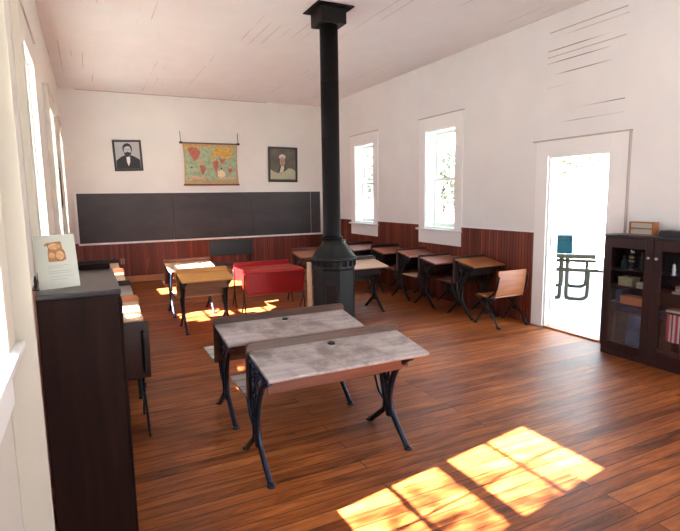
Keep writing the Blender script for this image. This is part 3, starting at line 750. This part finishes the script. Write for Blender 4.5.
# --- contents
def onsh(z): return z
xf = bx0+.09
lp = thing('oil_lamp', 'small oil lamp with clear chimney on the upper bookcase shelf', 'lamp', (5.0, 3.13, .86))
MB().lathe([(.04, 0), (.042, .01), (.02, .025), (.018, .05), (.045, .07), (.048, .095), (.02, .115)], (0, 0, 0), 20).build('font', m_clear, lp)
MB().lathe([(.02, .113), (.028, .12), (.026, .135)], (0, 0, 0), 16).build('burner', plain('brass', (.45, .3, .1), .35, .9), lp)
MB().lathe([(.022, .135), (.034, .165), (.03, .19), (.018, .235)], (0, 0, 0), 20).build('chimney', m_clear, lp)
for yy, r_, hh, lab in ((3.22, .035, .12, 'dark glass bottle nearest the doorway on the upper shelf'), (3.04, .03, .16, 'dark glass bottle behind the door knobs on the upper shelf'), (2.62, .032, .15, 'dark tall bottle on the upper shelf of the nearer half')):
    b_ = thing('glass_bottle', lab, 'bottle', (5.02, yy, .86), 0, 'bottles in the bookcase')
    MB().lathe([(r_, 0), (r_, hh*.6), (r_*.45, hh*.75), (r_*.4, hh*.96), (r_*.5, hh)], (0, 0, 0), 16).build('body', plain('bottle_green', (.03, .05, .045), .15) if 'bottle_green' not in MATS else MATS['bottle_green'], b_)
    MB().lathe([(r_*.42, hh), (r_*.42, hh*1.08)], (0, 0, 0), 12).build('stopper', m_lip, b_)
fg = thing('white_figurine', 'tiny white figurine among dark things on the upper shelf', 'figurine', (4.98, 2.72, .86))
MB().lathe([(.02, 0), (.022, .008), (.012, .02), (.018, .05), (.012, .075), (.014, .09), (.003, .105)], (0, 0, 0), 16).build('figure', plain('porcelain', (.65, .65, .62), .3), fg)
bk = thing('wicker_box', 'pale yellow lidded box on the second bookcase shelf', 'box', (5.02, 3.16, .70))
MB().box(-.06, .06, -.075, .075, 0, .07).build('body', plain('straw', (.34, .30, .17), .8, 0, .4, 80), bk, .008)
MB().box(-.063, .063, -.078, .078, .07, .085).build('lid', MATS['straw'], bk, .005); MB().lathe([(.008, .085), (.014, .10), (.0, .11)], (0, 0, 0), 10).build('knob', m_lip, bk)
for i, (z_, c_, lab) in enumerate(((0, (.42, .38, .28), 'pale book at the bottom of the small shelf stack'), (.028, (.5, .45, .36), 'pale book topping the small shelf stack'))):
    o = thing('book', lab, 'book', (5.0, 2.995, .70+z_), .05*i, 'small stack of books')
    MB().box(-.06, .06, -.04, .04, 0, .026).build('cover', plain('cover%d' % i, c_, .6), o, .002); MB().box(-.064, .055, -.035, .035, .004, .022).build('pages', m_paper, o)
ob = thing('orange_box', 'orange-brown flat box on the third bookcase shelf', 'box', (5.0, 3.07, .53))
MB().box(-.07, .07, -.11, .11, 0, .07).build('body', plain('orange_card', (.42, .13, .05), .6), ob, .003); MB().box(-.072, .072, -.112, .112, .05, .075).build('lid', MATS['orange_card'], ob, .003)
bl = thing('blue_folder', 'dark blue folder lying under the shelf in the bookcase', 'folder', (5.03, 3.05, .375-.10))
bl.location = (5.04, 3.22, .53)
MB().box(-.08, .08, -.03, .03, 0, .12).build('cover', plain('navy', (.02, .04, .10), .5), bl, .003)
for i, (yy, hh, ww, lab, fm, pm) in enumerate(((3.055, .325, .21, 'brown framed blue picture standing on the bookcase bottom', m_lip, plain('blue_print', (.05, .11, .20), .4, 0, .5, 8)), (3.235, .31, .15, 'dark framed picture leaning in the bookcase corner by the doorway', m_lip, plain('sepia_print', (.06, .045, .035), .4, 0, .4, 8)), (2.80, .30, .10, 'narrow brown frame standing behind the middle door stiles', m_lip, plain('dim_print', (.05, .03, .025), .4)))):
    o = thing('small_framed_picture', lab, 'picture', (4.985+.03*i, yy, .108), 0, 'frames on the bookcase floor')
    o.rotation_euler = (0, .10, 0)
    q = MB(); a = ww/2; q.box(0, .012, -a, -a+.016, 0, hh); q.box(0, .012, a-.016, a, 0, hh); q.box(0, .012, -a+.016, a-.016, 0, .016); q.box(0, .012, -a+.016, a-.016, hh-.016, hh); q.build('frame', fm, o)
    MB().box(.004, .009, -a+.016, a-.016, .016, hh-.016).build('print', pm, o)
for i, (z_, c_, w_, lab) in enumerate(((0, (.35, .10, .04), .30, 'orange tan book under the pinkish one on the second shelf'), (.026, (.30, .16, .15), .24, 'pinkish book lying on the second shelf, nearer half'))):
    o = thing('book', lab, 'book', (5.0, 2.55, .70+z_), 0, 'books lying in the nearer half')
    MB().box(-.065, .06, -w_/2, w_/2, 0, .024 if i == 0 else .05).build('cover', plain('lcover%d' % i, c_, .6), o, .002); MB().box(-.068, .05, -w_/2+.006, w_/2-.006, .004, .02).build('pages', m_paper, o)
o = thing('tan_book', 'wide tan book on the third shelf, nearer half of the bookcase', 'book', (5.0, 2.58, .53))
MB().box(-.065, .06, -.16, .16, 0, .022).build('cover', plain('tan_cover', (.38, .17, .08), .6), o, .002); MB().box(-.068, .05, -.155, .155, .004, .018).build('pages', m_paper, o)
o = thing('small_ornament', 'tiny orange-brown ornament on the tan book in the bookcase', 'ornament', (4.96, 2.66, .4075))
MB().lathe([(.018, 0), (.016, .012), (.010, .022), (.003, .028)], (0, 0, 0), 14).build('ornament_body', MATS['brass'], o); MB().lathe([(.003, .026), (.005, .034), (.002, .040)], (0, 0, 0), 8).build('knob', m_lip, o)
bl2 = thing('blue_cloth', 'long folded navy cloth resting across the frame tops in the bookcase', 'cloth', (5.02, 2.97, .435))
MB().box(-.03, .06, -.26, .27, 0, .055).build('cloth_body', MATS['navy'], bl2, .012)
flg = thing('striped_flag', 'red and white striped flag draped inside the bookcase', 'flag', (4.945, 2.61, .108))
q = MB(); n = 12; z0, z1 = .15, .405
for k in range(n):
    q.m = k % 2
    a = -.12+.24*k/n; b = -.12+.24*(k+1)/n
    x_a = .008*math.sin(k*1.3); x_b = .008*math.sin((k+1)*1.3)
    sh = .012
    q.prism([(x_a, a), (x_b, b), (x_b+.004, b), (x_a+.004, a)], 'z', z0, z1)
q.build('striped_cloth', [plain('flag_white', (.62, .52, .5), .7), plain('flag_red', (.42, .03, .04), .7)], flg)
MB().sweep([(.0, -.13, z1), (.0, .13, z1)], .01, .01, Vector((0, 0, 1))).build('rod', m_lip, flg)
MB().box(.004, .012, -.004, .004, .01, z1).build('post', m_lip, flg)
MB().box(-.012, .018, -.03, .03, 0, .012).build('stand', m_lip, flg)

# ------------------------------------------------------------------ outdoors
GZ = -.14
m_ground = plain('pale_ground', (.33, .33, .31), .9, 0, .2, 1.5)
m_conc = plain('pale_concrete', (.50, .50, .50), .8, 0, .06, 3)
struct(MB().box(-60, 60, -60, 70, GZ-.3, GZ-.02).build('ground', m_ground))
struct(MB().box(W+TH, W+6.5, 1.5, 9.5, GZ-.05, GZ).build('floor_patio', m_conc))
struct(MB().box(W+TH, W+TH+.6, DY0-.3, DY1+.3, GZ, -.01).build('door_step', m_conc))
m_green = plain('green_tube', (.030, .024, .012), .7, 0, spec=.15); m_slat = plain('pale_grey_slat', (.36, .37, .34), .8, spec=.2)
pt = thing('picnic_table', 'brown tube-framed picnic table outside the open doorway', 'picnic table', (7.2, 5.75, GZ), .68)
q = MB()
for k in range(4): q.box(0, 1.5, -.46+.232*k, -.46+.232*k+.215, .735, .77)
q.build('table_top', m_slat, pt, .004)
MB().box(-.012, .012, -.46, .46, .70, .768).build('end_rail', m_green, pt, .003)
for sy in (-1, 1): MB().box(0, 1.5, sy*.62-.12, sy*.62+.12, .52, .555).build('bench_seat', m_slat, pt, .004)
for xx in (.12, 1.38):
    q = MB()
    q.sweep([(xx, -.74, .50), (xx, .74, .50)], .06, .06)
    for sy in (-1, 1):
        q.sweep(smooth_path([(xx, sy*.05, .72), (xx, sy*.05, .10), (xx, sy*.08, .035), (xx, sy*.15, .022), (xx, sy*.26, .022), (xx, sy*.33, .05), (xx, sy*.36, .12), (xx, sy*.37, .50)], 4), .055, .055)
    q.build('leg', m_green, pt)
cr = thing('teal_cooler', 'dark teal cooler box standing on the picnic table', 'cooler', (7.37, 5.90, GZ+.77), .68)
MB().box(-.13, .15, -.125, .13, 0, .24).build('body', plain('teal', (.004, .030, .036), .7, spec=.1), cr, .015)
MB().box(-.155, .155, -.125, .135, .24, .29).build('lid', MATS['teal'], cr, .01)
q = MB(); q.sweep(smooth_path([(-.16, -.10, .2), (-.19, -.05, .24), (-.19, .05, .24), (-.16, .12, .2)]), .012, .012, Vector((0, 0, 1))); q.build('handle', m_green, cr)

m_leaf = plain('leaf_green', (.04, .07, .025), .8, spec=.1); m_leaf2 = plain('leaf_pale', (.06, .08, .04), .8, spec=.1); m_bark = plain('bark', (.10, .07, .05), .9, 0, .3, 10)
def tree(label, x, y, zc, r, n, size, leaf=m_leaf, rz=1.0, group='trees outside the schoolhouse', trunk=True):
    t = thing('tree', label, 'tree', (x, y, GZ-.02), 0, group)
    q = MB()
    for k in range(n):
        while True:
            p = Vector((random.uniform(-1, 1), random.uniform(-1, 1), random.uniform(-1, 1)))
            if p.length < 1: break
        p = p*(0.6+.4*random.random()); p = Vector((p.x*r, p.y*r, p.z*r*rz + zc-GZ))
        M = Matrix.Rotation(random.uniform(0, 2*PI), 3, 'Z') @ Matrix.Rotation(random.uniform(-1.2, 1.2), 3, 'X') @ Matrix.Rotation(random.uniform(-1, 1), 3, 'Y')
        s_ = size*random.uniform(.6, 1.3)
        i = q.addv([p + M @ Vector(v) for v in ((-s_, 0, 0), (0, -s_*.45, 0), (s_, 0, 0), (0, s_*.45, 0))]); q.face([i, i+1, i+2, i+3])
    q.build('foliage', leaf, t)
    tr = MB(); tr.sweep(smooth_path([(0, 0, 0), (.05, .03, (zc-GZ)*.4), (-.03, .05, (zc-GZ)*.8), (0, 0, zc-GZ+r*.4)]), [.34-.01*k for k in range(16)], .28, Vector((1, 0, 0)))
    for k in range(6):
        a = k*1.05; z_ = (zc-GZ)*(.6+.06*k)
        tr.sweep([(0, 0, z_), (math.cos(a)*r*.5, math.sin(a)*r*.5, z_+r*.3*rz)], .08, .08, Vector((0, 0, 1)))
    tr.build('trunk', m_bark, t)
    return t
SUND = Vector((1, .165, -.838)).normalized()
TREES = True
if TREES:
    tree('leafy shade tree outside the left wall beside the second window', -5.0, 3.15, 6.75, 1.2, 5200, .12)
    tree('sparse small tree outside the left wall beside the first window', -5.0, .38, 5.6, .95, 620, .058)
    tree('spreading tree high above the doorway, far out in the yard', 19.0, 16.9, 4.5, 4.0, 2200, .15, m_leaf2, .75)
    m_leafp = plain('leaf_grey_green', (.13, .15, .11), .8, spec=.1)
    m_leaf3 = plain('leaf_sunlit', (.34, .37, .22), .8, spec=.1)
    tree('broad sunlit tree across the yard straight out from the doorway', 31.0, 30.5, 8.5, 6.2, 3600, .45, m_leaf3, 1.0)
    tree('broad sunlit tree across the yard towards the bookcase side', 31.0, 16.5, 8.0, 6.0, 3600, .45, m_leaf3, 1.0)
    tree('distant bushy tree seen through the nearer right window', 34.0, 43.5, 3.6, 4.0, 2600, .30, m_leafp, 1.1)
    tree('distant bushy tree seen through the farther right window', 28.0, 50.5, 4.0, 4.2, 2600, .30, m_leafp, 1.1)

# ------------------------------------------------------------------ light
wd = bpy.data.worlds.new('World'); sc.world = wd; wd.use_nodes = True
nt = wd.node_tree; bg = nt.nodes['Background']
tc = N(nt, 'ShaderNodeTexCoord'); sx = N(nt, 'ShaderNodeSeparateXYZ'); LK(nt, tc.outputs['Generated'], sx.inputs[0])
r = ramp(nt, [(0.0, (.80, .85, .90)), (0.5, (.90, .95, 1.0)), (0.6, (.78, .88, 1.0)), (1.0, (.48, .68, 1.0))])
LK(nt, math_n(nt, 'ADD', math_n(nt, 'MULTIPLY', sx.outputs[2], .5), .5), r.inputs['Fac']); LK(nt, r.outputs['Color'], bg.inputs['Color'])
bg.inputs['Strength'].default_value = 3.6
sl = bpy.data.lights.new('sun', 'SUN'); sl.energy = 62; sl.angle = math.radians(.55); sl.color = (1, .965, .93)
so = bpy.data.objects.new('sun', sl); COL.objects.link(so); so.rotation_euler = SUND.to_track_quat('-Z', 'Y').to_euler(); so.location = (-10, 0, 12)
def portal(loc, rot, sx_, sy_):
    l = bpy.data.lights.new('portal', 'AREA'); l.shape = 'RECTANGLE'; l.size = sx_; l.size_y = sy_; l.cycles.is_portal = True
    o = bpy.data.objects.new('daylight_portal', l); COL.objects.link(o); o.location = loc; o.rotation_euler = rot
zc = (ZB+ZT)/2
for c in left_c: portal((-TH-.02, c, zc), (PI/2, 0, -PI/2), WW, ZT-ZB)
for c in right_c: portal((W+TH+.12, c, zc), (PI/2, 0, PI/2), WW, ZT-ZB)
for c in front_c: portal((c, Y0-TH-.02, zc), (PI/2, 0, 0), WW, ZT-ZB)
portal(((FD0+FD1)/2, Y0-TH-.02, FDZ/2), (PI/2, 0, 0), FD1-FD0, FDZ)
portal((W+TH+.02, (DY0+DY1)/2, DZ/2), (PI/2, 0, PI/2), DY1-DY0, DZ)

# ------------------------------------------------------------------ camera
f, pitch, roll, yaw = 509.586, math.radians(7.6794), math.radians(-.8278), math.radians(26.2202)
cy, sy = math.cos(yaw), math.sin(yaw)
F = Vector((sy*math.cos(pitch), cy*math.cos(pitch), -math.sin(pitch))); R = Vector((cy, -sy, 0)); U = R.cross(F)
R2 = math.cos(roll)*R + math.sin(roll)*U; U2 = -math.sin(roll)*R + math.cos(roll)*U
cd = bpy.data.cameras.new('camera'); cam = bpy.data.objects.new('camera', cd); COL.objects.link(cam)
M = Matrix((( R2.x, U2.x, -F.x, .3158), (R2.y, U2.y, -F.y, 0), (R2.z, U2.z, -F.z, 1.6), (0, 0, 0, 1)))
cam.matrix_world = M; cd.sensor_width = 36; cd.lens = f/680*36; cd.clip_start = .05; cd.clip_end = 300
sc.camera = cam
sc.view_settings.view_transform = 'Standard'; sc.view_settings.look = 'None'; sc.view_settings.gamma = 1; sc.view_settings.exposure = 1.58; sc.view_settings.use_curve_mapping = False
sc.cycles.use_denoising = True; sc.cycles.max_bounces = 10; sc.cycles.diffuse_bounces = 6; sc.cycles.transparent_max_bounces = 12
sc.cycles.sample_clamp_indirect = 12
sc.cycles.caustics_reflective = False; sc.cycles.caustics_refractive = False
